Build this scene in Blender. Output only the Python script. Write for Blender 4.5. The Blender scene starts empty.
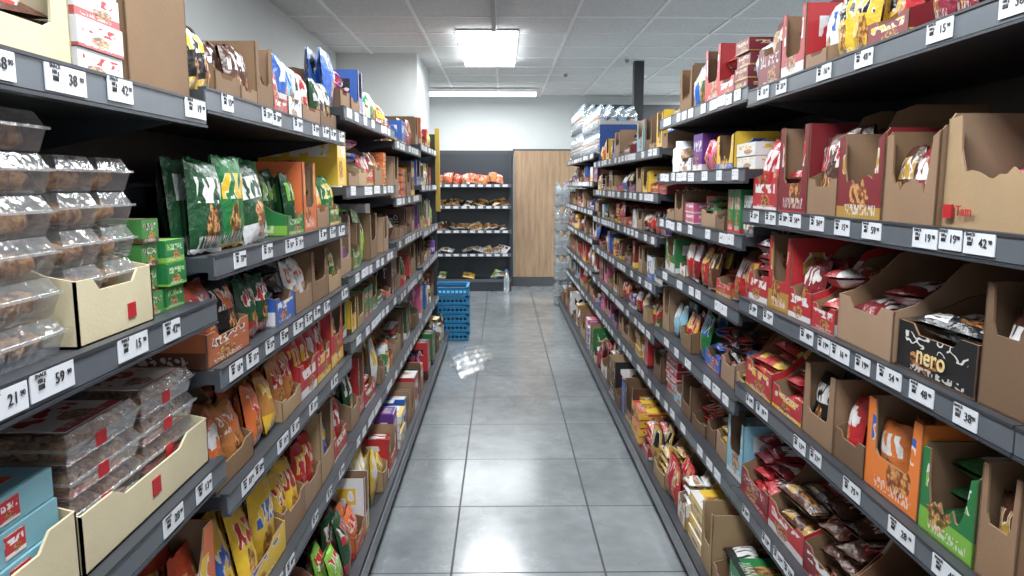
import bpy, math, random
from mathutils import Matrix, Vector, Euler
PI=math.pi
def C(h):
    h=h.lstrip('#'); v=[int(h[i:i+2],16)/255 for i in (0,2,4)]
    return tuple((x/12.92 if x<=.04045 else ((x+.055)/1.055)**2.4) for x in v)
# ---------------------------------------------------------------- materials
class NT:
    def __init__(s,name):
        s.m=bpy.data.materials.new(name); s.m.use_nodes=True; s.t=s.m.node_tree
        s.b=s.t.nodes['Principled BSDF']; s.out=s.t.nodes['Material Output']
    def n(s,typ,ins=None,**kw):
        x=s.t.nodes.new(typ)
        for k,v in kw.items(): setattr(x,k,v)
        for k,v in (ins or {}).items(): s.set(x.inputs[k],v)
        return x
    def set(s,inp,v):
        if isinstance(v,bpy.types.NodeSocket): s.t.links.new(v,inp)
        else: inp.default_value=v
    def ma(s,op,a,b=0.0,c=0.0):
        x=s.n('ShaderNodeMath',operation=op)
        s.set(x.inputs[0],a); s.set(x.inputs[1],b); s.set(x.inputs[2],c)
        return x.outputs[0]
    def rng(s,v,lo,hi):
        return s.ma('MULTIPLY',s.ma('GREATER_THAN',v,lo),s.ma('LESS_THAN',v,hi))
    def mix(s,f,a,b,mode='MIX'):
        x=s.n('ShaderNodeMix',data_type='RGBA',blend_type=mode)
        s.set(x.inputs[0],f); s.set(x.inputs[6],a); s.set(x.inputs[7],b)
        return x.outputs[2]
    def noise(s,vec,scale,detail=2.0,rough=.5):
        x=s.n('ShaderNodeTexNoise',{'Scale':scale,'Detail':detail,'Roughness':rough})
        if vec is not None: s.set(x.inputs['Vector'],vec)
        return x.outputs['Fac']
    def bump(s,h,st,dist=.01):
        x=s.n('ShaderNodeBump',{'Strength':st,'Distance':dist}); s.set(x.inputs['Height'],h)
        s.set(s.b.inputs['Normal'],x.outputs[0])
    def obj(s): return s.n('ShaderNodeTexCoord').outputs['Object']
    def ramp(s,f,stops):
        x=s.n('ShaderNodeValToRGB'); e=x.color_ramp.elements
        while len(e)<len(stops): e.new(.5)
        for el,(p,c) in zip(e,stops): el.position=p; el.color=(*c,1)
        s.set(x.inputs[0],f); return x.outputs[0]
def simple(name,col,rough=.5,metal=0,nz=0,bump=0,scale=30):
    t=NT(name); c=(*col,1); o=t.obj(); f=t.noise(o,scale,3)
    t.set(t.b.inputs['Base Color'],t.mix(f,(*[x*(1-nz) for x in col],1),(*[min(1,x*(1+nz)) for x in col],1)))
    t.b.inputs['Roughness'].default_value=rough; t.b.inputs['Metallic'].default_value=metal
    if bump: t.bump(f,bump)
    return t.m
def m_print(name,rough,bag):
    t=NT(name)
    a1=t.n('ShaderNodeAttribute',attribute_name='c1'); a2=t.n('ShaderNodeAttribute',attribute_name='c2')
    seed=a1.outputs['Alpha']
    uv=t.n('ShaderNodeUVMap'); sp=t.n('ShaderNodeSeparateXYZ',{0:uv.outputs[0]})
    u,v=sp.outputs[0],sp.outputs[1]
    def vec(x,y,k):
        return t.n('ShaderNodeCombineXYZ',{0:t.ma('MULTIPLY',u,x),1:t.ma('MULTIPLY',v,y),2:t.ma('MULTIPLY',seed,k)}).outputs[0]
    n1=t.noise(vec(7,4,91.),1.0,1.0)
    m=t.ma('MULTIPLY',t.rng(u,.1,.9),t.rng(v,.54,.82))
    lw=t.ma('MULTIPLY',m,t.ma('GREATER_THAN',n1,.46)); lc=t.ma('MULTIPLY',m,t.ma('GREATER_THAN',n1,.52))
    base=t.mix(t.ma('MULTIPLY',t.ma('LESS_THAN',v,t.ma('MULTIPLY',seed,.3)),.9),a1.outputs['Color'],a2.outputs['Color'])
    du=t.ma('SUBTRACT',u,t.ma('MULTIPLY_ADD',seed,.3,.35)); dv=t.ma('SUBTRACT',v,.3)
    dist=t.ma('ADD',t.ma('MULTIPLY',du,du),t.ma('MULTIPLY',dv,dv))
    pic=t.ma('MULTIPLY',t.ma('LESS_THAN',dist,t.ma('MULTIPLY_ADD',n1,.08,0.0)),.85)
    n3=t.noise(vec(14,14,53.),1.0,3.0)
    picc=t.ramp(n3,[(.35,C('3a1c10')),(.5,C('8a5028')),(.6,C('d8a860')),(.7,C('b03020'))])
    c=t.mix(pic,base,picc)
    n2=t.noise(vec(36,16,17.),1.0,0.0)
    tx=t.ma('MULTIPLY',t.ma('MULTIPLY',t.rng(u,.12,.8),t.rng(v,.06,.18)),t.ma('GREATER_THAN',n2,.52))
    c=t.mix(t.ma('MULTIPLY',tx,.6),c,(.75,.73,.7,1)); c=t.mix(t.ma('MULTIPLY',lw,.8),c,(.74,.73,.7,1)); c=t.mix(lc,c,a2.outputs['Color'])
    hs=t.n('ShaderNodeHueSaturation',{'Saturation':.97,'Value':1.0}); t.set(hs.inputs['Color'],c)
    t.set(t.b.inputs['Base Color'],hs.outputs[0]); t.b.inputs['Roughness'].default_value=rough
    if bag: t.bump(t.noise(t.obj(),45,3),.5,.012)
    return t.m
def m_card():
    t=NT('cardboard'); a=t.n('ShaderNodeAttribute',attribute_name='c1')
    o=t.obj(); f=t.noise(o,9,4); g=t.noise(o,160,1)
    c=t.mix(f,t.mix(.3,a.outputs['Color'],(0.03,.02,.012,1)),a.outputs['Color'])
    t.set(t.b.inputs['Base Color'],c); t.b.inputs['Roughness'].default_value=.8; t.bump(g,.15,.002); return t.m
def m_clear(name,tint,refl=.35,base=.12,haze=.0,rough=.12):
    t=NT(name); t.t.nodes.remove(t.b)
    lw=t.n('ShaderNodeLayerWeight',{'Blend':refl})
    tr=t.n('ShaderNodeBsdfTransparent',{'Color':(*tint,1)}); gl=t.n('ShaderNodeBsdfGlossy',{'Roughness':rough,'Color':(.95,.95,.95,1)})
    df=t.n('ShaderNodeBsdfDiffuse',{'Color':(.8,.82,.84,1)})
    bp=t.n('ShaderNodeBump',{'Strength':.4,'Distance':.01,'Height':t.noise(t.obj(),40,2)}); t.set(gl.inputs['Normal'],bp.outputs[0])
    f=t.ma('MULTIPLY_ADD',lw.outputs['Facing'],.6 if base>.05 else .2,base)
    m0=t.n('ShaderNodeMixShader',{0:haze,1:tr.outputs[0],2:df.outputs[0]})
    mx=t.n('ShaderNodeMixShader',{0:f,1:m0.outputs[0],2:gl.outputs[0]}); t.set(t.out.inputs[0],mx.outputs[0]); return t.m
def m_plain():
    t=NT('coloured_plastic'); a=t.n('ShaderNodeAttribute',attribute_name='c1')
    t.set(t.b.inputs['Base Color'],t.mix(t.ma('MULTIPLY',t.noise(t.obj(),25,3),.15),a.outputs['Color'],(.02,.02,.02,1))); t.b.inputs['Roughness'].default_value=.4; return t.m
def m_label():
    t=NT('price_label_paper'); uv=t.n('ShaderNodeUVMap'); a1=t.n('ShaderNodeAttribute',attribute_name='c1'); sp=t.n('ShaderNodeSeparateXYZ',{0:uv.outputs[0]})
    u,v=sp.outputs[0],sp.outputs[1]
    def vec(x,y,k): return t.n('ShaderNodeCombineXYZ',{0:t.ma('MULTIPLY',u,x),1:t.ma('MULTIPLY',v,y),2:t.ma('MULTIPLY',a1.outputs['Alpha'],k)}).outputs[0]
    big=t.ma('MULTIPLY',t.ma('MULTIPLY',t.rng(u,.55,.9),t.rng(v,.4,.8)),t.ma('GREATER_THAN',t.noise(vec(16,4,77.),1.,0.),.54))
    sm=t.ma('MULTIPLY',t.ma('MULTIPLY',t.rng(u,.06,.5),t.rng(v,.2,.85)),t.ma('MULTIPLY',t.ma('GREATER_THAN',t.noise(vec(26,3,31.),1.,0.),.5),t.ma('GREATER_THAN',t.ma('FRACT',t.ma('MULTIPLY',v,4.)),.55)))
    f=t.ma('MAXIMUM',t.ma('MULTIPLY',big,.8),t.ma('MULTIPLY',sm,.4))
    t.set(t.b.inputs['Base Color'],t.mix(f,(.76,.78,.82,1),(.04,.04,.045,1))); t.b.inputs['Roughness'].default_value=.35; return t.m
def m_food():
    t=NT('baked_food'); f=t.noise(t.obj(),70,4)
    t.set(t.b.inputs['Base Color'],t.ramp(f,[(.3,C('442412')),(.46,C('80522e')),(.62,C('ae8452')),(.75,C('5a3418'))]))
    t.b.inputs['Roughness'].default_value=.6; t.bump(f,.7,.012); return t.m
MATS=[m_card(),m_print('printed_carton',.42,False),m_print('printed_film_wrap',.3,True),m_clear('clear_plastic',(.96,.97,.97),.35,.07,.07,.18),
      simple('shelf_dark_metal',C('363a40'),.42,.1,.12),m_label(),m_food(),m_plain(),simple('shelf_rail_grey',C('5c6269'),.35,.1,.1),
      m_clear('water_bottle_plastic',(.88,.93,.96),.4,.18,.18),m_clear('thin_film',(.97,.98,.98),.3,.06,.13,.22)]
CARD,PRINT,FILM,CLEAR,METAL,LABEL,FOOD,PLAIN,RAIL,BOTTLE,THIN=range(11)
# ---------------------------------------------------------------- mesh builder
class MB:
    def __init__(s): s.v=[];s.f=[];s.uv=[];s.c1=[];s.c2=[];s.m=[];s.sm=[];s.M=Matrix.Identity(4);s.rx=random.Random(5)
    def frame(s,side,xr,z):
        s.M=Matrix(((0,side,0,side*xr),(1,0,0,0),(0,0,1,z),(0,0,0,1))); return s
    def twist(s,u,d,a):
        s.M0=s.M.copy(); s.M=s.M@Matrix.Translation((u,d,0))@Matrix.Rotation(a,4,'Z')@Matrix.Translation((-u,-d,0))
    def untwist(s): s.M=s.M0
    def face(s,ids,uvs,c1,c2,mat,sm=False,seed=None):
        s.f.append(ids); s.uv.extend(uvs); k=len(ids)
        if seed is None: seed=s.rx.random()
        s.c1.extend([(c1[0],c1[1],c1[2],seed)]*k); s.c2.extend([(c2[0],c2[1],c2[2],1)]*k); s.m.append(mat); s.sm.append(sm)
    def add(s,pts):
        b=len(s.v); M=s.M; s.v.extend([(M@Vector(p))[:] for p in pts]); return b
    def box(s,a,b,c1=(.5,)*3,c2=(.8,)*3,mat=PLAIN,R=None,ctr=None):
        P=[Vector((x,y,z)) for z in (a[2],b[2]) for y in (a[1],b[1]) for x in (a[0],b[0])]
        if R is not None:
            cc=Vector(ctr) if ctr else (Vector(a)+Vector(b))/2
            P=[R@(p-cc)+cc for p in P]
        o=s.add(P); sd=s.rx.random(); q=[(0,0),(1,0),(1,1),(0,1)]
        for f in ((0,1,5,4),(3,2,6,7),(2,0,4,6),(1,3,7,5),(4,5,7,6),(2,3,1,0)):
            s.face([o+i for i in f],q,c1,c2,mat,False,sd)
    def prism(s,poly,ax,pos,t,cA,cB,c2=(.8,)*3,mA=CARD,mB=CARD):
        def mp(a,b,k): return {'u':(k,a,b),'d':(a,k,b),'w':(a,b,k)}[ax]
        n=len(poly); o=s.add([mp(a,b,pos) for a,b in poly]+[mp(a,b,pos+t) for a,b in poly])
        xs=[p[0] for p in poly]; ys=[p[1] for p in poly]; x0,y0=min(xs),min(ys); w=max(xs)-x0 or 1; h=max(ys)-y0 or 1
        uv=[((a-x0)/w,(b-y0)/h) for a,b in poly]
        s.face([o+i for i in range(n)],uv,cA,c2,mA); s.face([o+n+i for i in range(n)][::-1],uv[::-1],cB,c2,mB)
        for i in range(n):
            j=(i+1)%n; s.face([o+i,o+j,o+n+j,o+n+i],[(0,0)]*4,cB,c2,CARD)
    def pillow(s,c,w,h,t,c1,c2,R=None,n=4,m=6,mat=FILM,rnd=None):
        rnd=rnd or s.rx; sd=rnd.random(); R=R or Matrix.Identity(3); c=Vector(c)
        for sg in (1,-1):
            P=[]
            for j in range(m+1):
                y=-1+2*j/m
                if j==1:y=-.9
                if j==m-1:y=.9
                ye=0 if abs(y)>.95 else (1-abs(y/.97)**3)**.55
                for i in range(n+1):
                    x=-1+2*i/n; f=max(0,1-abs(x)**2.4)**.6*ye
                    tt=f*t/2*(1+rnd.uniform(-.14,.14))
                    p=Vector((x*w/2*(1-.07*ye),-sg*tt-(.003*sg),y*h/2+(rnd.uniform(-.004,.004) if abs(y)>.95 else 0)))
                    P.append(R@p+c)
            o=s.add(P)
            for j in range(m):
                for i in range(n):
                    a=o+j*(n+1)+i; ids=[a,a+1,a+n+2,a+n+1]; uv=[(i/n,j/m),((i+1)/n,j/m),((i+1)/n,(j+1)/m),(i/n,(j+1)/m)]
                    s.face(ids,uv,c1,c2,mat,True,sd)
    def lathe(s,c,prof,n,c1,c2=(.8,)*3,mat=PLAIN,jit=0,sc=(1,1,1)):
        P=[]; sd=s.rx.random()
        for r,z in prof:
            for i in range(n):
                a=2*PI*i/n; k=1+s.rx.uniform(-jit,jit); P.append((c[0]+r*k*math.cos(a)*sc[0],c[1]+r*k*math.sin(a)*sc[1],c[2]+z*sc[2]))
        o=s.add(P); L=len(prof)
        for j in range(L-1):
            for i in range(n):
                k=(i+1)%n; s.face([o+j*n+i,o+j*n+k,o+(j+1)*n+k,o+(j+1)*n+i],[(i/n,j/L),((i+1)/n,j/L),((i+1)/n,(j+1)/L),(i/n,(j+1)/L)],c1,c2,mat,True,sd)
    def ball(s,c,r,c1,c2=(.8,)*3,mat=FOOD,n=8,jit=.08):
        m=5; s.lathe(c,[(max(.001,math.sin(PI*j/m)),-math.cos(PI*j/m)) for j in range(m+1)],n,c1,c2,mat,jit,r)
    def build(s,name,parent=None,mats=None):
        if not s.v: return None
        xs=[[p[i] for p in s.v] for i in range(3)]
        o=Vector(((min(xs[0])+max(xs[0]))/2,(min(xs[1])+max(xs[1]))/2,min(xs[2])))
        me=bpy.data.meshes.new(name); me.from_pydata([(Vector(p)-o)[:] for p in s.v],[],s.f)
        used=sorted(set(s.m)); mp={k:i for i,k in enumerate(used)}
        for k in used: me.materials.append((mats or MATS)[k])
        me.polygons.foreach_set('material_index',[mp[k] for k in s.m]); me.polygons.foreach_set('use_smooth',s.sm)
        u=me.uv_layers.new(name='UVMap'); u.data.foreach_set('uv',[x for p in s.uv for x in p])
        for nm,dat in (('c1',s.c1),('c2',s.c2)):
            a=me.attributes.new(nm,'FLOAT_COLOR','CORNER'); a.data.foreach_set('color',[x for p in dat for x in p])
        me.update(); ob=bpy.data.objects.new(name,me); ob.location=o; bpy.context.scene.collection.objects.link(ob)
        if parent: ob.parent=parent; ob.location=o-parent.location
        return ob
BLACKM=simple('black_ink',C('262626'),.5); WHITEM=simple('white_ink',C('e8e6e0'),.5); REDM=simple('red_ink',C('b02020'),.5)
GOLDM=simple('gold_ink',C('d8c490'),.4)
def text(s,loc,size,facing,mat,parent=None,name='lettering',bold=.012):
    cu=bpy.data.curves.new(name,'FONT'); cu.body=s; cu.size=size; cu.align_x='CENTER'; cu.align_y='CENTER'; cu.extrude=.0004; cu.resolution_u=3; cu.offset=size*bold
    X,Y,Z={'R':((0,-1,0),(0,0,1),(-1,0,0)),'L':((0,1,0),(0,0,1),(1,0,0)),'C':((1,0,0),(0,0,1),(0,-1,0))}[facing]
    M=Matrix(((X[0],Y[0],Z[0],loc[0]),(X[1],Y[1],Z[1],loc[1]),(X[2],Y[2],Z[2],loc[2]),(0,0,0,1)))
    ob=bpy.data.objects.new(name,cu); cu.materials.append(mat); bpy.context.scene.collection.objects.link(ob)
    if parent: M=Matrix.Translation(-parent.location)@M; ob.parent=parent
    ob.matrix_local=M
    return ob
# ---------------------------------------------------------------- colours
KR=[C(x) for x in ('927459','816549','a1846a','70563f','a88d6a')]
CREAM=C('cec3a2'); RED=C('b01e26'); DRED=C('761a22'); BRN=C('4c2e22'); YEL=C('dcb428'); ORG=C('c8622a'); GRN=C('20703a'); DGRN=C('184428')
BLU=C('2458ac'); LBL=C('80b4c8'); PNK=C('cc5c88'); PUR=C('5a2c7c'); WHT=C('d6d7d8'); BLK=C('1c1c1e'); GLD=C('ac8838'); LGRN=C('78b03c')
PR=[RED,RED,RED,DRED,BRN,RED,YEL,WHT,PUR,BLK,GLD,RED,BLU,PNK,DRED,WHT,BRN,GRN,LBL]
PL=[GRN,ORG,RED,YEL,RED,WHT,DGRN,BLU,PUR,RED,BRN,YEL,LGRN,RED,WHT,GRN,PNK]
ACC=[WHT,YEL,RED,WHT,GLD,BLU,WHT,BLK]
# ---------------------------------------------------------------- product pieces (u along aisle, d inward, w up)
def carton(mb,u,d,w,dep,h,lip,style,co,c2,ci,rnd,mp=PRINT):
    t=.004; j=lambda a:rnd.uniform(-a,a)
    mb.box((u,d,0),(u+w,d+dep,t),ci,c2,CARD)
    mb.prism([(u,0),(u+w,0),(u+w,h),(u,h)],'d',d+dep-t,t,ci,ci,c2)
    if style=='slope':
        side=[(d,0),(d+dep,0),(d+dep,h),(d+dep*.5,h),(d+dep*.38,h*.94),(d+dep*.26,lip+(h-lip)*.45),(d+dep*.12,lip+(h-lip)*.12),(d,lip)]
        fr=[(u,0),(u+w,0),(u+w,lip),(u+w*.8,lip),(u+w*.72,lip*.8),(u+w*.28,lip*.8),(u+w*.2,lip),(u,lip)]
    elif style=='U':
        side=[(d,0),(d+dep,0),(d+dep,h),(d,h)]
        fr=[(u,0),(u+w,0),(u+w,h),(u+w*.85,h),(u+w*.81,lip*1.15),(u+w*.74,lip),(u+w*.26,lip),(u+w*.19,lip*1.15),(u+w*.15,h),(u,h)]
    else: # torn
        side=[(d,0),(d+dep,0),(d+dep,h),(d+.01,h),(d,h*.93)]
        fr=[(u,0),(u+w,0),(u+w,h*.95),(u+w*.86,h*.97)]
        for k in range(13):
            a=.84-.68*k/12; fr.append((u+w*a,lip+j(.016)+(.35*(h-lip) if k in(0,12) else 0)))
        fr+=[(u+w*.12,h*.9),(u,h*.96)]
    mb.prism(side,'u',u,t,co,ci,c2,mp,CARD); mb.prism(side,'u',u+w-t,t,ci,co,c2,CARD,mp)
    mb.prism(fr,'d',d,t,co,ci,c2,mp,CARD)
def fill(mb,u,d,w,dep,h,kind,cols,rnd,res=(4,6),rows=3,bw=.12,start=0):
    n,m=res
    if kind=='bags':
        k=max(1,round(w/bw)); cw=w/k; sp=.05
        for r in range(start,start+rows):
            for i in range(k):
                if r==start and rnd.random()<.12: continue
                c1,c2=cols[(i if len(cols)>1 else 0)%len(cols)]; hh=h*rnd.uniform(.92,1.02)
                R=Euler((rnd.uniform(-.22,.02),rnd.uniform(-.12,.12),rnd.uniform(-.15,.15))).to_matrix()
                mb.pillow((u+cw*(i+.5),d+.035+sp*r,hh/2+.004),cw*.97,hh,.055,c1,c2,R,n,m,rnd=rnd)
    elif kind=='bars':   # flow packs lying, long side to the aisle
        th=.038; lay=max(1,int(h/th)); pw=.066
        for l in range(lay):
            for r in range(rows):
                if l>=lay-2 and rnd.random()<.25: continue
                c1,c2=rnd.choice(cols)
                R=Euler((PI/2+rnd.uniform(-.1,.1),0,0)).to_matrix(); R=Matrix.Rotation(PI/2+rnd.uniform(-.08,.08),3,'Z')@R
                mb.pillow((u+w/2,d+.04+pw*(r+start),th*(l+.5)+.004),pw,min(w*.96,.26),th*1.1,c1,c2,R,n,m,rnd=rnd)
    elif kind=='ends':   # flow packs lying, crimped ends to the aisle
        th=.05; lay=max(1,int(h/th+.3)); k=max(1,int(w/.085)); cw=w/k
        for l in range(lay):
            for i in range(k):
                if l>=lay-1 and l>0 and rnd.random()<.3: continue
                c1,c2=rnd.choice(cols)
                R=Euler((PI/2+rnd.uniform(-.08,.08)-(.12 if l==lay-1 else 0),rnd.uniform(-.08,.08),rnd.uniform(-.12,.12))).to_matrix()
                mb.pillow((u+cw*(i+.5),d+.11+rnd.uniform(0,.03),th*(l+.5)+.004),cw*1.0,.19,th*1.15,c1,c2,R,n,m,rnd=rnd)
    elif kind=='boxes':
        k=max(1,round(w/bw)); cw=w/k; c1,c2=rnd.choice(cols)
        for i in range(k):
            dd=rnd.choice((0,0,0,.05)); mb.box((u+cw*i+.002,d+dd,.0),(u+cw*(i+1)-.002,d+min(dep,.3),h),c1,c2,PRINT)
    elif kind=='stack':
        th=.045; lay=max(1,int(h/th)); c1,c2=rnd.choice(cols)
        for l in range(lay):
            e=rnd.uniform(0,.012); mb.box((u+.003+e/2,d+e,th*l),(u+w-.003,d+.22,th*(l+1)-.0015),c1,c2,PRINT)
    elif kind=='jars':
        k=max(1,int(w/.075)); cw=w/k
        for r in range(2):
            for i in range(k):
                c1,c2=rnd.choice(cols); r0=cw*.46; hh=min(h,.15); c=(u+cw*(i+.5),d+.04+r*.08,0)
                mb.lathe(c,[(r0,0),(r0,hh*.75),(r0*.8,hh*.83)],10,c1,c2,PRINT); mb.lathe(c,[(r0*.82,hh*.82),(r0*.82,hh),(.001,hh)],10,c2)
    elif kind=='eggs':
        for r in range(3):
            for i in range(max(1,int(w/.08))):
                c1,c2=rnd.choice(cols); mb.ball((u+.04+.08*i,d+.05+.08*r,.06+(.03 if r else 0)),(.04,.04,.055),c1,c2,FILM,10,.02)
def tub(mb,u,d,w,w0,dep,h,label=None):
    t=h*.6
    P=[(u+.008,d+.008,w),(u+w0-.008,d+.008,w),(u+w0-.008,d+dep-.008,w),(u+.008,d+dep-.008,w),
       (u,d,w+t),(u+w0,d,w+t),(u+w0,d+dep,w+t),(u,d+dep,w+t),
       (u+.01,d+.01,w+h),(u+w0-.01,d+.01,w+h),(u+w0-.01,d+dep-.01,w+h),(u+.01,d+dep-.01,w+h)]
    o=mb.add(P)
    for a in (0,4):
        for i in range(4):
            j=(i+1)%4; mb.face([o+a+i,o+a+j,o+a+4+j,o+a+4+i],[(0,0)]*4,WHT,WHT,CLEAR)
    mb.face([o+8,o+9,o+10,o+11],[(0,0)]*4,WHT,WHT,CLEAR)
    mb.box((u-.004,d-.004,w+t-.002),(u+w0+.004,d,w+t+.002),mat=THIN); mb.box((u-.004,d,w+t-.002),(u,d+dep,w+t+.002),mat=THIN)
    nx=max(2,int(w0/.034)); ny=max(2,int(dep/.045))
    for i in range(nx):
        for k in range(ny):
            q=mb.rx.uniform
            mb.ball((u+.016+(w0-.032)*(i+.5)/nx+q(-.004,.004),d+.016+(dep-.032)*(k+.5)/ny,w+h*.40+q(-.004,.003)),(.020,.022,h*.32),WHT,WHT,FOOD,8,.24)
    if label: mb.box((u+w0*.12,d+dep*.1,w+h),(u+w0*.88,d+dep*.9,w+h+.001),label[0],label[1],PRINT)
# ---------------------------------------------------------------- shelving
def shelf_unit(side,xr,y0,y1,levels,top,near=False,rnd=None):
    mb=MB(); mb.frame(side,xr,0); D=.46
    mb.box((y0,D,.02),(y1,D+.02,top),mat=METAL)
    for yy in (y0,y1-.03): mb.box((yy,D-.03,0),(yy+.03,D+.03,top+.01),mat=METAL)
    mb.box((y0,-.09,.02),(y1,D,.10),mat=METAL); mb.box((y0,-.105,.095),(y1,D,.125),mat=METAL); mb.box((y0,-.112,.07),(y1,-.1,.125),mat=RAIL)
    labs=[]
    for z in levels:
        mb.box((y0+.002,0,z-.012),(y1-.002,D,z+.018),mat=METAL)
        mb.box((y0+.002,-.012,z-.028),(y1-.002,.0,z+.024),mat=METAL)
        mb.box((y0+.002,-.0155,z-.021),(y1-.002,-.012,z+.019),mat=RAIL)
        for e in (z-.028,z+.019): mb.box((y0+.002,-.018,e),(y1-.002,-.012,e+.005),mat=METAL)
        for yy in (y0+.003,y1-.009):
            mb.prism([(.005,z-.01),(D,z-.01),(D,z-.085),(.3,z-.07)],'u',yy,.005,C('2a2d31'),C('2a2d31'),mA=METAL,mB=METAL)
        y=y0+rnd.uniform(.02,.12)
        while y<y1-.10:
            w=rnd.choice((.065,.075,.08,.095))
            tilt=rnd.uniform(-.002,.003)
            mb.box((y,-.0185,z-.017+tilt),(y+w,-.0165,z+.0185+tilt),mat=LABEL if not near else PLAIN,c1=C('dce0e6'))
            labs.append((y,w,z+tilt)); y+=w+rnd.choice((.006,.03,.06,.12,.2))
    ob=mb.build('supermarket_shelf_unit')
    if near:
        for y,w,z in labs:
            p=rnd.choice(('59','38','48','54','16','15','13','42','33','75','28','50','19','21')); x=side*(xr-.0195); fc='R' if side>0 else 'L'
            sgn=-1 if side>0 else 1; yc=y+w/2
            text(p,(x,yc+sgn*w*.14,z+.002),.021,fc,BLACKM,ob,'price',.0)
            text('90',(x,yc+sgn*w*.37,z+.005),.010,fc,BLACKM,ob,'price',0)
            text('SNACK\n100 g\n|||||||',(x,yc-sgn*w*.28,z+.008),.0075,fc,BLACKM,ob,'price',0)
    return ob
def auto_row(mb,side,xr,y0,y1,z,gap,pal,rnd,res,d0=.012,top=False):
    mb.frame(side,xr,z); u=y0+.012
    while u<y1-.09:
        w=min(rnd.uniform(.11,.25),y1-.012-u); g=min(gap,.36)
        h=rnd.uniform(.13,.23) if top else g*rnd.uniform(.62,.93)
        h=min(h,.27); c1=rnd.choice(pal); c2=rnd.choice(ACC)
        if c2==c1: c2=YEL if c1!=YEL else RED
        r=rnd.random(); kr=rnd.choice(KR); cc=kr if rnd.random()<.5 else c1; cm=CARD if cc==kr else PRINT
        cols=[(c1,c2)]
        if rnd.random()<.4:
            cols.append((rnd.choice(pal),rnd.choice(ACC)))
        d=d0+rnd.uniform(.006,.026)
        mb.twist(u+w/2,d+.1,rnd.uniform(-.04,.04))
        if r<.60:
            st=rnd.choice(('slope','U','slope','torn')); lip=h*rnd.uniform(.28,.5)
            carton(mb,u,d,w,.36,h,lip,st,cc,c2,kr,rnd,cm)
            kd=rnd.choice(('bags','bags','bars','ends','ends')); lv=rnd.uniform(.65,.95)
            fill(mb,u+.008,d+.01,w-.016,.34,h*lv,kd,cols,rnd,res,2 if kd!='bars' else 3,rnd.choice((.09,.12,.15)),rnd.choice((0,0,1,2)) if kd=='bags' else 0)
        elif r<.78: fill(mb,u,d,w,.34,h*.95,'bags',cols,rnd,res,2,.13)
        elif r<.9: fill(mb,u,d,w,.34,h,'boxes',cols,rnd,res,2,rnd.choice((.07,.1,.14)))
        elif r<.97: fill(mb,u,d,w,.34,h,'stack',cols,rnd,res)
        else: fill(mb,u,d,w,.34,h,'jars',cols,rnd,res)
        mb.untwist()
        u+=w+rnd.choice((.004,.008,.014))
def stock(side,xr,y0,y1,levels,pal,seed,res,skip=()):
    rnd=random.Random(seed)
    lv=[.107]+sorted(levels)
    for i,z in enumerate(lv):
        if i in skip: continue
        top=i==len(lv)-1; gap=.3 if top else lv[i+1]-z-.055
        mb=MB(); mb.rx=random.Random(seed*10+i)
        auto_row(mb,side,xr,y0,y1,z+.0185,gap,pal,rnd,res,-.09 if i==0 else .01,top)
        mb.build('packaged_snacks_row')
XR=.8; XL=.61
RA=[1.77,1.40,1.11,.82,.45]; RB=[1.79,1.53,1.31,1.06,.75,.45]; RC=[1.66,1.43,1.21,.96,.70,.45]; RE=[1.74,1.5,1.25,1.0,.72,.45]
LA=[1.64,1.24,.90,.45]; LB=[1.67,1.33,1.09,.81,.45]; LC=[1.77,1.47,1.12,.86,.45]; LD=[1.72,1.4,1.15,.84,.45]
rr=random.Random(3)
R_units=[(-.25,1.08,RA,0),(1.08,2.41,RA,1),(2.41,3.74,RB,0),(3.74,5.07,RC,0),(5.07,6.4,RC,0),(6.4,7.73,RE,0),(7.73,9.06,RE,0)]
for i,(a,b,lv,nr) in enumerate(R_units):
    shelf_unit(1,XR,a,b,lv,2.0,nr,rr)
    res=(5,7) if i<2 else (4,5) if i<4 else (2,4)
    if i!=1: stock(1,XR,a,b,lv,PR,100+i,res,skip=(6,) if i>=5 else ())
L_units=[(-1.13,.2,LA,0),(.2,1.53,LA,1),(1.53,2.86,LB,1),(2.86,4.19,LC,0),(4.19,5.52,LD,0),(5.52,6.85,LC,0)]
for i,(a,b,lv,nr) in enumerate(L_units):
    shelf_unit(-1,XL,a,b,lv,1.95 if i!=1 else 1.8,nr,rr)
    res=(4,6) if i<3 else (4,5) if i<4 else (2,4)
    if i not in (1,2): stock(-1,XL,a,b,lv,PL,200+i,res)
def feat(name,side,z,u,w,h,kind,cols,co=None,c2=WHT,style='slope',lipf=.4,hf=.85,d=.012,dep=.36,rows=3,bw=.12,start=0,res=(7,9),seed=0,kr=0):
    mb=MB(); mb.rx=random.Random(seed+int(u*1000)); rnd=random.Random(seed+int(u*777)); xr=XR if side>0 else XL
    mb.frame(side,xr,z+.0185); mb.twist(u+w/2,d+.1,rnd.uniform(-.02,.02))
    if co: carton(mb,u,d,w,dep,h,h*lipf,style,co,c2,KR[kr] if co!=CREAM else CREAM,rnd,CARD if co in KR or co==CREAM else PRINT)
    if kind: fill(mb,u+.008,d+(.01 if co else 0),w-.016,dep-.02,h*hf,kind,cols,rnd,res,rows,bw,start)
    return mb.build(name)
R=1
feat('wafer_display_carton',R,1.77,1.10,.17,.17,'ends',[(BRN,PNK),(PNK,WHT)],KR[1],WHT,'torn')
feat('wafer_packets',R,1.77,1.275,.12,.20,'bags',[(DRED,WHT)],None,bw=.06)
feat('chocolate_packets',R,1.77,1.40,.12,.20,'bags',[(PNK,DRED),(WHT,RED)],None,bw=.06)
feat('snack_display_carton',R,1.77,1.525,.17,.17,'bags',[(RED,YEL),(YEL,RED)],DRED,YEL,'slope',.35,1.1,bw=.085)
feat('yellow_snack_bags',R,1.77,1.70,.19,.20,'bags',[(YEL,BLK)],None,bw=.095)
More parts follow.
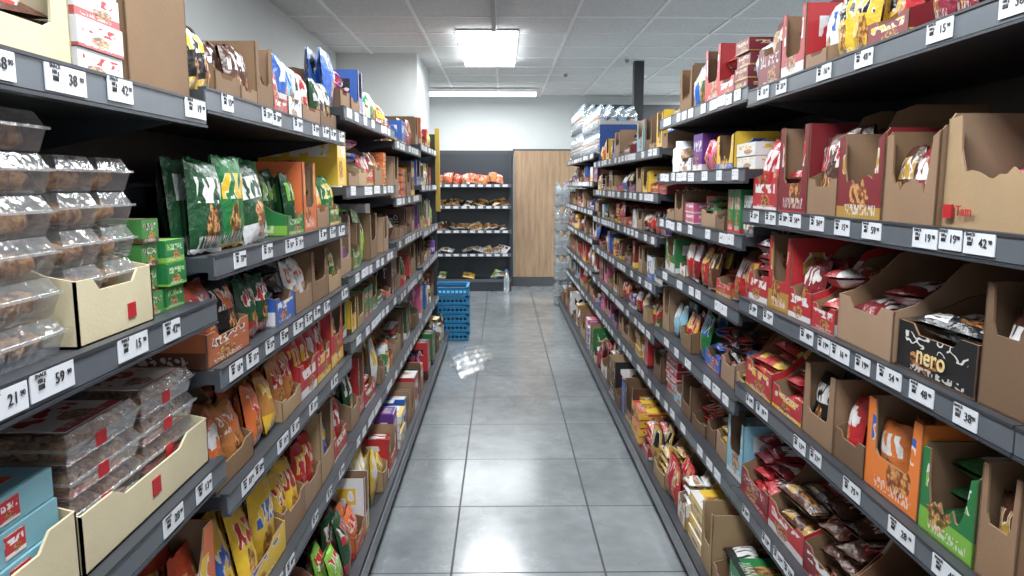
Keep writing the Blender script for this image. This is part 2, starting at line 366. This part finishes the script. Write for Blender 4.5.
feat('biscuit_packets',R,1.77,1.90,.13,.17,'bags',[(WHT,BLU)],KR[2],WHT,'slope',.3,1.0,bw=.065)
feat('snack_display_carton',R,1.77,2.04,.17,.19,'ends',[(RED,WHT)],RED,WHT,'U',.35)
feat('snack_display_carton',R,1.77,2.22,.18,.25,'bags',[(DRED,GLD)],DRED,DRED,'slope',.5)
o=feat('torn_cardboard_carton',R,1.40,1.095,.28,.21,'ends',[(BRN,PNK),(DRED,WHT)],KR[4],RED,'torn',.5,.65,kr=2,d=.02)
text('Tam',(XR+.0135,1.30,1.452),.026,'R',REDM,o)
mb=MB(); mb.frame(1,XR,1.4185); mb.box((1.335,.0125,.02),(1.36,.0175,.045),RED,RED,PLAIN); mb.build('red_sticker',o)
feat('torn_cardboard_carton',R,1.40,1.385,.19,.19,'bags',[(BRN,GLD),(DRED,WHT)],KR[0],WHT,'torn',.4,.8,bw=.06,kr=1)
feat('snack_display_carton',R,1.40,1.585,.21,.20,'ends',[(BRN,WHT),(RED,WHT)],DRED,GLD,'torn',.45,.9)
feat('cardboard_display_carton',R,1.40,1.80,.17,.27,'bags',[(BRN,RED),(BLK,WHT)],KR[0],GLD,'slope',.35,.8,kr=1)
feat('snack_display_carton',R,1.40,1.98,.20,.24,'bars',[(BLK,RED),(RED,WHT)],DRED,RED,'U',.35,.9)
feat('snack_display_carton',R,1.40,2.19,.21,.25,'bags',[(RED,WHT)],RED,WHT,'slope',.4,.9)
feat('cardboard_display_carton',R,1.11,1.095,.12,.21,'bags',[(BRN,WHT)],KR[3],WHT,'U',.6,.8,kr=3)
o=feat('black_chocolate_carton',R,1.11,1.225,.26,.15,'bars',[(BLK,WHT),(BRN,WHT)],BLK,BLK,'slope',.65,.95,d=.016)
text('nero',(XR+.0115,1.36,1.170),.05,'R',GOLDM,o)
feat('cardboard_display_carton',R,1.11,1.495,.26,.22,'ends',[(WHT,RED),(DRED,WHT)],KR[2],WHT,'slope',.5,.75,kr=0)
feat('snack_display_carton',R,1.11,1.765,.14,.19,'bars',[(RED,WHT)],RED,WHT,'slope',.35,.95)
feat('snack_display_carton',R,1.11,1.91,.15,.21,'bags',[(DRED,WHT)],RED,WHT,'slope',.4,.8)
feat('snack_display_carton',R,1.11,2.065,.16,.22,'ends',[(RED,WHT)],RED,GLD,'U',.4,.7)
feat('snack_display_carton',R,1.11,2.23,.17,.22,'bars',[(DRED,WHT)],RED,WHT,'slope',.4,.9)
feat('cardboard_display_carton',R,.82,1.09,.095,.20,'bags',[(BRN,GLD)],KR[0],WHT,'U',.5,.8)
feat('green_snack_carton',R,.82,1.19,.17,.17,'ends',[(GRN,WHT),(DGRN,WHT)],GRN,LGRN,'torn',.42,.9)
feat('orange_snack_carton',R,.82,1.365,.21,.20,'bags',[(ORG,BLU),(C('cc7030'),WHT)],C('dc7420'),BLU,'U',.4,.8,bw=.1)
feat('cardboard_display_carton',R,.82,1.58,.15,.22,'bags',[(BRN,GLD),(RED,WHT)],KR[3],WHT,'slope',.35,.75,kr=1,bw=.07)
feat('cardboard_display_carton',R,.82,1.735,.19,.19,'bags',[(WHT,BRN),(BLK,WHT)],KR[0],WHT,'U',.35,.9,bw=.09)
feat('snack_display_carton',R,.82,1.93,.22,.21,'ends',[(RED,WHT),(DRED,GLD)],RED,YEL,'slope',.35,.8)
feat('snack_display_carton',R,.82,2.155,.24,.23,'bars',[(RED,YEL)],RED,YEL,'slope',.4,.8)
feat('cardboard_display_carton',R,.45,1.09,.16,.20,'bags',[(BRN,GLD)],KR[2],WHT,'U',.5,.7)
feat('chocolate_bar_carton',R,.45,1.255,.19,.20,'ends',[(DRED,WHT)],KR[0],WHT,'torn',.4,.8)
feat('chocolate_bar_carton',R,.45,1.45,.20,.22,'ends',[(RED,WHT),(DRED,WHT)],KR[0],WHT,'slope',.4,.8)
feat('snack_display_carton',R,.45,1.655,.21,.24,'ends',[(BRN,RED)],DRED,WHT,'slope',.35,.8,kr=1)
feat('snack_display_carton',R,.45,1.87,.26,.26,'bars',[(BRN,GLD),(RED,WHT)],RED,WHT,'slope',.35,.7)
feat('snack_display_carton',R,.45,2.135,.26,.25,'ends',[(RED,WHT),(DRED,WHT)],DRED,RED,'slope',.35,.8)
mb=MB(); auto_row(mb,1,XR,1.08,2.41,.1255,.27,PR,random.Random(9),(5,7),-.09); mb.build('packaged_snacks_row')
# ---------------- left near unit
L=-1
feat('cake_display_carton',L,1.64,.62,.25,.17,'boxes',[(CREAM,RED)],CREAM,RED,'U',.4,.9)
feat('cake_display_carton',L,1.64,.88,.235,.17,'bars',[(BRN,RED),(DRED,WHT)],CREAM,RED,'U',.32,1.0)
feat('wafer_box_stack',L,1.64,1.125,.155,.20,'stack',[(WHT,RED)],None,hf=1)
feat('cardboard_display_carton',L,1.64,1.285,.235,.20,'bars',[(BRN,GLD)],KR[1],BRN,'U',.95,.8,kr=1)
feat('biscuit_packets',L,1.67,1.54,.12,.17,'bags',[(BLK,YEL)],None,bw=.06)
feat('cardboard_display_carton',L,1.67,1.665,.15,.19,'bags',[(BLK,GLD)],KR[1],BRN,'slope',.3,.8,kr=1)
feat('biscuit_packets',L,1.67,1.82,.12,.15,'bags',[(BRN,WHT)],KR[0],BRN,'slope',.3,1,bw=.06)
feat('cardboard_display_carton',L,1.67,1.945,.13,.17,'bags',[(BRN,WHT),(WHT,RED)],KR[1],RED,'U',.4,.9,bw=.08)
feat('snack_display_carton',L,1.67,2.08,.13,.17,'bags',[(RED,WHT),(WHT,RED)],RED,WHT,'slope',.3,.9,bw=.08)
feat('snack_box_row',L,1.67,2.215,.15,.19,'bags',[(BLU,WHT),(LBL,BLU)],WHT,BLU,'slope',.35,1,bw=.07)
feat('snack_box_row',L,1.67,2.37,.23,.17,'bags',[(WHT,BRN),(RED,WHT)],KR[0],RED,'slope',.35,1,bw=.08)
feat('snack_display_carton',L,1.67,2.605,.24,.18,'bags',[(DGRN,WHT),(BRN,WHT)],KR[3],RED,'slope',.35,1,bw=.08)
mb=MB(); mb.frame(-1,XL,1.2585)
for k in range(6):
    for dd in (.02,.15):
        tub(mb,.72+.004*(k%2),dd,.057*k,.155,.12,.055); tub(mb,.89-.003*(k%2),dd,.057*k,.165,.12,.055)
mb.build('cookie_tub_stack')
mb=MB(); mb.frame(-1,XL,1.2585); rn=random.Random(4)
carton(mb,1.075,.012,.235,.36,.17,.10,'slope',CREAM,RED,CREAM,rn,CARD)
for k in range(5):
    for dd in (.03,.16):
        tub(mb,1.085,dd,.006+.056*k,.105,.12,.054); tub(mb,1.197,dd,.006+.056*k,.1,.12,.054)
o=mb.build('cookie_tub_display_carton')
m2=MB(); m2.frame(-1,XL,1.2585); m2.box((1.22,.010,.02),(1.245,.0118,.045),RED,RED,PLAIN); m2.build('red_sticker',o)
feat('green_snack_box_stack',L,1.24,1.32,.085,.19,'stack',[(C('3c7838'),BRN)],None,hf=1,d=.03)
feat('green_snack_box_stack',L,1.24,1.41,.105,.14,'stack',[(GRN,LGRN)],None,hf=1,d=.03)
feat('green_snack_bags',L,1.24,1.33,.19,.31,'bags',[(DGRN,WHT),(GRN,YEL)],None,hf=1,d=.27,bw=.19,rows=2,res=(9,11),seed=8)
mb=MB(); mb.frame(-1,XL,.9185)
carton(mb,.72,.012,.31,.36,.20,.11,'slope',CREAM,RED,CREAM,rn,CARD)
for k in range(4):
    mb.box((.735,.02+.004*k,.005+.045*k),(1.015,.26,.048+.045*k),C('7aa8b4'),LBL,PLAIN)
    mb.box((.735,.0185+.004*k,.012+.045*k),(.80,.0199+.004*k,.042+.045*k),RED,RED,PLAIN); mb.box((.90,.0185+.004*k,.012+.045*k),(.94,.0199+.004*k,.042+.045*k),RED,WHT,PRINT)
    mb.box((.76,.05+.004*k,.048+.045*k),(.98,.2,.0485+.045*k),C('d8b070'),RED,PRINT)
mb.build('cake_box_display_carton')
mb=MB(); mb.frame(-1,XL,.9185)
carton(mb,1.04,.012,.47,.36,.17,.095,'slope',CREAM,RED,CREAM,rn,CARD)
for k in range(4):
    for q in range(2):
        for dd in (.03,.19): tub(mb,1.052+.228*q,dd,.006+.052*k,.218,.15,.05,(C('dcd8d4'),RED))
        mb.box((1.12+.228*q,.024,.018+.052*k),(1.15+.228*q,.0255,.040+.052*k),RED,WHT,PLAIN)
o=mb.build('cookie_tray_display_carton')
m2=MB(); m2.frame(-1,XL,.9185); m2.box((1.26,.010,.03),(1.29,.0118,.06),RED,RED,PLAIN); m2.build('red_sticker',o)
mb=MB(); auto_row(mb,-1,XL,.2,.71,.9185,.27,PL,random.Random(19),(4,6)); auto_row(mb,-1,XL,.2,.71,1.2585,.3,PL,random.Random(29),(4,6)); mb.build('packaged_snacks_row')
feat('orange_snack_carton',L,.45,.9,.30,.28,'bags',[(RED,YEL)],ORG,YEL,'slope',.5,.9)
feat('orange_snack_carton',L,.45,1.21,.30,.32,'bags',[(C('c04828'),YEL)],ORG,YEL,'U',.75,.9)
mb=MB(); auto_row(mb,-1,XL,.2,1.53,.1255,.27,PL,random.Random(12),(5,7),-.09); mb.build('packaged_snacks_row')
# ---------------- left unit B
feat('green_snack_bags',L,1.33,1.54,.62,.21,'bags',[(DGRN,WHT),(GRN,YEL)],None,hf=1,bw=.155,rows=2,res=(9,11),seed=4)
feat('green_snack_bags',L,1.33,2.17,.16,.17,'bags',[(DGRN,LGRN)],GRN,LGRN,'slope',.35,1.1,bw=.08)
feat('orange_snack_carton',L,1.33,2.335,.17,.22,'bars',[(ORG,WHT)],ORG,YEL,'U',.35,.8)
feat('cardboard_display_carton',L,1.33,2.51,.17,.20,'bags',[(ORG,YEL)],KR[0],BRN,'slope',.35,.8)
feat('green_snack_bags',L,1.33,2.685,.165,.18,'bags',[(GRN,YEL)],GRN,YEL,'slope',.4,1.,bw=.08)
feat('orange_snack_carton',L,1.09,1.54,.25,.15,'bags',[(C('a04830'),RED),(BLK,ORG)],C('a85c34'),BRN,'slope',.5,1.2,bw=.12)
feat('green_snack_bags',L,1.09,1.80,.20,.18,'bags',[(DGRN,RED)],None,bw=.1)
feat('cardboard_display_carton',L,1.09,2.01,.19,.17,'ends',[(BLK,BLU)],BLU,WHT,'slope',.45,.8)
feat('cardboard_display_carton',L,1.09,2.205,.2,.18,'bags',[(WHT,ORG)],KR[0],WHT,'slope',.4,.9)
feat('snack_display_carton',L,1.09,2.41,.22,.17,'ends',[(RED,YEL)],KR[1],WHT,'U',.4,.8)
feat('snack_display_carton',L,1.09,2.635,.21,.17,'bags',[(RED,WHT),(GRN,YEL)],KR[4],WHT,'slope',.4,.9)
feat('cardboard_display_carton',L,.81,1.54,.24,.21,'bags',[(ORG,WHT),(C('b07038'),ORG)],KR[1],WHT,'slope',.3,.75,kr=1,rows=2)
feat('orange_snack_bags',L,.81,1.785,.24,.19,'bags',[(ORG,RED),(C('b07838'),YEL)],None,bw=.12)
feat('snack_display_carton',L,.81,2.03,.20,.20,'bags',[(C('b07038'),RED)],KR[4],WHT,'slope',.3,.9,bw=.1)
feat('red_snack_carton',L,.81,2.235,.19,.22,'bags',[(RED,YEL)],RED,WHT,'slope',.5,.9,bw=.1)
feat('red_snack_carton',L,.81,2.43,.2,.22,'bags',[(RED,WHT)],RED,YEL,'slope',.5,.9,bw=.1)
feat('red_snack_carton',L,.81,2.635,.21,.22,'bags',[(ORG,WHT)],RED,YEL,'U',.5,.9,bw=.1)
feat('yellow_snack_bags',L,.45,1.54,.46,.24,'bags',[(YEL,BLU),(YEL,RED)],YEL,BLU,'slope',.35,1.0,bw=.15,res=(9,11),rows=2)
feat('cardboard_display_carton',L,.45,2.005,.22,.28,'bags',[(YEL,RED)],KR[0],WHT,'slope',.35,.7)
feat('cardboard_display_carton',L,.45,2.23,.2,.26,'bags',[(RED,YEL)],KR[2],WHT,'slope',.35,.8)
feat('snack_display_carton',L,.45,2.435,.2,.26,'bags',[(BLU,YEL)],KR[4],WHT,'U',.35,.8)
feat('snack_display_carton',L,.45,2.64,.21,.26,'bags',[(RED,WHT)],RED,WHT,'slope',.35,.8)
feat('chocolate_egg_carton',L,.107,1.55,.42,.13,'eggs',[(PNK,PUR),(PUR,WHT),(PNK,WHT)],KR[0],PNK,'slope',.35,1,d=-.09)
feat('chocolate_egg_carton',L,.107,1.98,.30,.14,'eggs',[(PNK,PUR),(PUR,WHT),(PNK,RED)],PNK,WHT,'slope',.35,1,d=-.09)
mb=MB(); auto_row(mb,-1,XL,2.28,2.86,.1255,.27,PL,random.Random(31),(5,7),-.09); mb.build('packaged_snacks_row')
mb=MB(); mb.box((-XL-.46,6.885,0),(-XL,6.90,1.95),mat=METAL); mb.box((-XL-.40,6.901,.9),(-XL-.03,6.905,1.9),YEL,RED,PRINT); mb.box((-XL,6.86,1.25),(-XL+.04,6.90,2.0),C('b89838'),RED,PLAIN); mb.build('gondola_end_panel')
# ---------------------------------------------------------------- room
H=2.75; YB=10.9; XW=-1.6; X2=7.5; Y0=-3.5
def slab(name,a,b,mat):
    mb=MB(); mb.box(a,b,mat=0); return mb.build(name,mats=[mat])
t=NT('polished_grey_floor_tile'); o=t.obj()
mp=t.n('ShaderNodeMapping',{'Vector':o}); mp.inputs['Location'].default_value=(0,0,0)
br=t.n('ShaderNodeTexBrick',{'Vector':mp.outputs[0],'Scale':1.0,'Mortar Size':.0045,'Mortar Smooth':.0,'Bias':0.,'Brick Width':.6,'Row Height':.6,'Color1':(.0,.0,.0,1),'Color2':(1,1,1,1)},offset=0.0,squash=1.0)
wn=t.n('ShaderNodeTexNoise',{'Scale':1.2,'Detail':3.0}); t.set(wn.inputs['Vector'],o)
wv=t.n('ShaderNodeVectorMath',{0:o,1:wn.outputs['Color']},operation='ADD').outputs[0]
n1=t.noise(wv,1.5,7,.62); n2=t.noise(o,9,5,.6); n3=t.noise(wv,2.0,5,.6)
c=t.ramp(n1,[(.3,C('686e72')),(.48,C('7d8386')),(.6,C('8a9093')),(.78,C('9da2a4'))])
vein=t.ma('LESS_THAN',t.ma('ABSOLUTE',t.ma('SUBTRACT',n3,.5)),.006)
c=t.mix(t.ma('MULTIPLY',vein,.12),c,(.5,.52,.53,1))
c=t.mix(.2,c,t.ramp(n2,[(.3,C('62686c')),(.7,C('a0a4a6'))]))
c=t.mix(t.ma('MULTIPLY',br.outputs['Color'],.12),c,(.45,.47,.48,1))
c=t.mix(br.outputs['Fac'],c,(.045,.047,.05,1))
t.set(t.b.inputs['Base Color'],c)
t.set(t.b.inputs['Roughness'],t.ma('ADD',t.ma('MULTIPLY_ADD',n2,.20,.09),t.ma('MULTIPLY',br.outputs['Fac'],.4))); t.b.inputs['Specular IOR Level'].default_value=.5; t.bump(t.noise(o,3,2),.06,.02)
FLOORM=t.m
mb=MB(); mb.box((XW-.1,Y0,-.1),(X2,YB,0),mat=0); fo=mb.build('floor',mats=[FLOORM])
mp.inputs['Location'].default_value=(fo.location.x+.2+6,fo.location.y-3.3+12,0)
t=NT('ceiling_tile'); o=t.obj(); f=t.noise(o,60,3)
t.set(t.b.inputs['Base Color'],t.ramp(f,[(.35,C('ced0d0')),(.6,C('dcdede'))])); t.b.inputs['Roughness'].default_value=.9; t.bump(f,.2,.004); CEILM=t.m
GRIDM=simple('ceiling_grid_white',C('ececec'),.5)
mb=MB(); mb.box((XW-.1,Y0,H),(X2,YB,H+.1),mat=0)
x=XW+.35
while x<X2: mb.box((x-.012,Y0,H-.008),(x+.012,YB,H),mat=1); x+=.6
y=Y0+.3
while y<YB: mb.box((XW,y-.012,H-.008),(X2,y+.012,H),mat=1); y+=.6
mb.build('ceiling',mats=[CEILM,GRIDM])
WALLM=simple('painted_wall',C('c8cccb'),.85,0,.03,.05,8)
slab('wall_left',(XW-.1,Y0,0),(XW,YB,H),WALLM)
slab('wall_back',(XW-.1,YB,0),(X2,YB+.1,H),WALLM)
slab('wall_right',(X2,Y0,0),(X2+.1,YB,H),WALLM)
FR=simple('added_frame_dark',C('3a3c40'),.4)
mb=MB(); mb.box((XW-.1,Y0-.1,0),(X2,Y0,.15),mat=0); mb.box((XW-.1,Y0-.1,H-.12),(X2,Y0,H),mat=0); mb.build('wall_front',mats=[WALLM])  # front wall left open behind the camera so world light fills the room
mb=MB()
for k in range(6): xx=XW+1.78*k; mb.box((xx,Y0-.08,.15),(xx+.06,Y0-.02,H-.12),mat=0)
mb.build('added_window_frame_1',mats=[FR])  # unseen storefront posts, added to dress the opening made for world light
slab('pillar',(XW,7.4,0),(-.82,8.6,H),WALLM)
CHAR=simple('charcoal_panel',C('44474b'),.6,0,.1)
slab('wall_panel_charcoal',(-1.55,YB-.04,0),(.16,YB-.001,1.98),CHAR)
t=NT('oak_door_wood'); o=t.obj(); mpn=t.n('ShaderNodeMapping',{'Vector':o,'Scale':(9,9,.9)})
f=t.noise(mpn.outputs[0],2.2,6,.6); t.set(t.b.inputs['Base Color'],t.ramp(f,[(.3,C('8a7058')),(.5,C('a08468')),(.7,C('ae9274'))])); t.b.inputs['Roughness'].default_value=.5; WOOD=t.m
mb=MB()
for a,b in ((.18,.84),(.844,1.6)): mb.box((a,YB-.05,.14),(b,YB-.002,1.98),mat=0)
mb.box((.16,YB-.06,0),(1.6,YB-.001,.135),mat=1); mb.box((.16,YB-.055,1.98),(1.6,YB-.001,2.0),mat=1)
mb.box((.79,YB-.058,.98),(.815,YB-.05,1.08),mat=1)
mb.box((.74,YB-.09,1.04),(.81,YB-.078,1.055),mat=1); mb.box((.795,YB-.09,1.04),(.81,YB-.05,1.055),mat=1)
mb.build('door_1',mats=[WOOD,CHAR])
slab('trim_1',(1.25,YB-.12,2.35),(4.2,YB-.002,2.62),CHAR)
slab('black_post',(1.36,7.8,0),(1.46,7.9,H),simple('black_paint',C('26282b'),.5))
mb=MB(); x0,x1,ya,yb=-.96,.13,10.35,10.84
mb.box((x0,yb-.02,0),(x1,yb,1.93),mat=METAL)
for xx in (x0,x1-.03): mb.box((xx,yb-.06,0),(xx+.03,yb,1.95),mat=METAL)
for i,z in enumerate((1.49,1.19,.85,.52)):
    mb.box((x0,ya+.06,z-.015),(x1,yb,z),mat=METAL); mb.box((x0,ya+.045,z-.035),(x1,ya+.06,z+.01),mat=RAIL)
    for k in range(9): mb.box((x0+.05+.115*k,ya+.042,z-.028),(x0+.12+.115*k,ya+.045,z+.004),mat=LABEL)
mb.box((x0,ya,0),(x1,yb,.16),mat=METAL); mb.box((x0,ya-.01,.13),(x1,ya,.17),mat=RAIL)
mb.build('bakery_shelf_unit')
rb=random.Random(8)
OB=C('c8582c')
for z,cols,nm in ((1.49,[(OB,ORG),(C('c04428'),OB),(C('d07838'),RED),(OB,WHT)],'bread_bags'),(1.19,[(BRN,WHT),(BLK,GLD),(BRN,GLD)],'bread_bags'),(.85,[(C('b88850'),WHT),(WHT,ORG),(BRN,WHT)],'pastry_bags'),(.52,[(C('b89868'),WHT),(WHT,BRN)],'pastry_bags'),(.16,[(LGRN,WHT),(YEL,RED),(GRN,WHT)],'snack_bags')):
    mb=MB(); mb.rx=rb; k=0; xx=x0+.1
    while xx<x1-.1:
        ww=rb.uniform(.09,.2)
        if not(rb.random()<.15 and z<1.4):
            c1,c2=rb.choice(cols); hh=rb.uniform(.1,.19) if z>1.4 else rb.uniform(.05,.09)
            Rm=Euler((rb.uniform(-1.4,-.8) if z<1.4 else rb.uniform(-.9,-.4),rb.uniform(-.4,.4),rb.uniform(-.5,.5))).to_matrix()
            mb.pillow((xx,ya+.2+rb.uniform(-.04,.1),z+.01+hh/2),ww*1.1,.18,hh*.8,c1,c2,Rm,5,7)
        xx+=ww*.85
    mb.build(nm)
mb=MB()
for i in range(2): mb.lathe((.06,10.20+.09*i,0),[(.001,0),(.042,.005),(.042,.1),(.04,.11),(.042,.12),(.042,.2),(.03,.25),(.014,.28),(.014,.30)],12,WHT,WHT,BOTTLE); mb.lathe((.06,10.20+.09*i,.3),[(.017,0),(.017,.018),(.001,.018)],8,C('3a78b0'))
mb.build('water_bottles')
BLUEM=simple('blue_crate_plastic',C('2a86b8'),.4,0,.1)
mb=MB(); cx0,cx1,cy0,cy1=-.66,-.33,7.0,7.4
for k in range(6):
    z=.088*k
    for a,b in (((cx0,cy0),(cx1,cy0+.012)),((cx0,cy1-.012),(cx1,cy1)),((cx0,cy0),(cx0+.012,cy1)),((cx1-.012,cy0),(cx1,cy1))):
        mb.box((a[0],a[1],z+.004),(b[0],b[1],z+.03),mat=0); mb.box((a[0],a[1],z+.052),(b[0],b[1],z+.074),mat=0)
        mb.box((a[0]-.006,a[1]-.006,z+.074),(b[0]+.006,b[1]+.006,z+.084),mat=0)
    for i in range(9):
        x=cx0+(cx1-cx0-.014)*i/8; mb.box((x,cy0-.004,z+.004),(x+.014,cy0+.012,z+.076),mat=0); y=cy0+(cy1-cy0-.014)*i/8; mb.box((cx1-.012,y,z+.004),(cx1+.004,y+.014,z+.076),mat=0)
    mb.box((cx0+.01,cy0+.01,z+.004),(cx1-.01,cy1-.01,z+.01),mat=0)
mb.build('blue_crate_stack',mats=[BLUEM])
mb=MB(); rf=random.Random(2); n=26; P=[]
for j in range(n+1):
    for i in range(n+1):
        x=i/n-.5; y=j/n-.5; e=max(0,1-(x*x+y*y)*3.8)
        hz=abs(math.sin(i*.9+j*.5))*.5+abs(math.sin(i*.35-j*.8+1))*.5
        P.append((-.29+x*.44+rf.uniform(-.006,.006),6.2+y*1.4+rf.uniform(-.012,.012),.004+e*(.05*hz+rf.uniform(0,.01))))
b=mb.add(P)
for j in range(n):
    for i in range(n):
        a=math.atan2(j-.5*n,i-.5*n)
        if math.hypot(i-.5*n,j-.5*n)>n*(.40+.06*math.sin(3*a)+.03*math.sin(7*a+1)): continue
        a=b+j*(n+1)+i; mb.face([a,a+1,a+n+2,a+n+1],[(0,0)]*4,WHT,WHT,THIN,True)
mb.build('crumpled_plastic_film')
def bottle(mb,c,r=.042,h=.3,cap=C('9ab4c8')):
    mb.lathe(c,[(.001,0),(r,.005),(r,h*.3),(r*.93,h*.33),(r,h*.36),(r,h*.62),(r*.8,h*.76),(r*.34,h*.88),(r*.34,h*.93)],10,WHT,WHT,BOTTLE)
    mb.lathe((c[0],c[1],c[2]+h*.93),[(r*.4,0),(r*.4,h*.06),(.001,h*.06)],8,cap); mb.lathe((c[0],c[1],c[2]+h*.38),[(r*1.01,0),(r*1.01,h*.16)],10,C('9cb8cc'),WHT,PRINT)
mb=MB()
for k in range(5):
    for i in range(5):
        for j in range(3): bottle(mb,(.70+.088*i,9.18+.088*j,.305*k))
    mb.box((.655,9.13,.305*k+.02),(1.10,9.132,.305*k+.25),mat=THIN); mb.box((.653,9.13,.305*k+.02),(.655,9.4,.305*k+.25),mat=THIN)
mb.build('water_bottle_pack_stack')
for (ya,yb2,bh,nk) in ((6.45,7.7,.20,2),(7.8,9.0,.28,2)):
    mb=MB(); y=ya+.05
    while y<yb2-.03:
        for k in range(nk):
            for j in range(4): bottle(mb,(XR+.06+.088*j,y,1.7585+(bh+.005)*k),.042,bh)
        y+=.089
    mb.build('water_bottle_packs')
mb=MB(); mb.box((.83,6.38,1.69),(1.26,6.40,2.02),BLU,BLU,PLAIN); mb.box((.828,6.375,2.0),(1.262,6.405,2.03),WHT,WHT,PLAIN); mb.build('blue_divider_sign')
for (x,y) in ((1.25,7.6),(.72,8.6)):
    mb=MB(); mb.lathe((x,y,H-.02),[(.03,.02),(.03,0),(.001,0)],14,C('e0e0e0')); mb.lathe((x,y,H-.055),[(.001,0),(.014,.004),(.022,.018),(.024,.035)],14,C('909294')); mb.build('security_camera')
mb=MB(); mb.box((-.075,2.2,H-.06),(-.045,6.05,H-.008),C('a8abac'),mat=PLAIN); mb.build('ceiling_conduit')
# ---------------------------------------------------------------- lights
FIXM=simple('lamp_housing',C('e4e4e2'),.4)
t=NT('lamp_diffuser'); t.b.inputs['Base Color'].default_value=(.9,.9,.9,1); t.b.inputs['Emission Color'].default_value=(.94,.975,1,1); t.b.inputs['Emission Strength'].default_value=8; DIFF=t.m
def lamp(x,y,lx,ly,p,z=H-.009,hang=.045):
    mb=MB(); z0=z-hang
    mb.box((x-lx/2,y-ly/2,z0),(x+lx/2,y+ly/2,z-.01),mat=1)          # wrap-around opal diffuser
    mb.box((x-lx/2-.01,y-ly/2-.01,z-.01),(x+lx/2+.01,y+ly/2+.01,z),mat=0)
    o=mb.build('ceiling_lamp',mats=[FIXM,DIFF])
    l=bpy.data.lights.new('tube_light','AREA'); l.shape='RECTANGLE'; l.size=lx; l.size_y=ly; l.energy=p; l.color=(.94,.975,1.0)
    ob=bpy.data.objects.new('tube_light',l); bpy.context.scene.collection.objects.link(ob); ob.parent=o
    ob.location=Vector((x,y,z0-.002))-o.location
for y,p in ((-2.2,48),(.9,46),(3.4,46)): lamp(-.05,y,.5,1.3,p)
lamp(-.12,7.05,.5,1.6,64)
lamp(-.25,10.0,1.4,.12,38,2.70,.05)
for x in (2.9,5.4):
    for y in (-1.,3.,7.,9.8): lamp(x,y,.5,1.3,62)
w=bpy.data.worlds.new('W'); bpy.context.scene.world=w; w.use_nodes=True; w.node_tree.nodes['Background'].inputs[0].default_value=(.86,.93,1,1); w.node_tree.nodes['Background'].inputs[1].default_value=1.55
# ---------------------------------------------------------------- camera
cam=bpy.data.cameras.new('camera'); co=bpy.data.objects.new('camera',cam); bpy.context.scene.collection.objects.link(co)
cam.lens=26; cam.sensor_width=36; cam.clip_start=.02
co.location=(0,0,1.5); co.rotation_euler=(math.radians(90-8.0),0,math.radians(-.77))
bpy.context.scene.camera=co
bpy.context.scene.view_settings.view_transform='Standard'
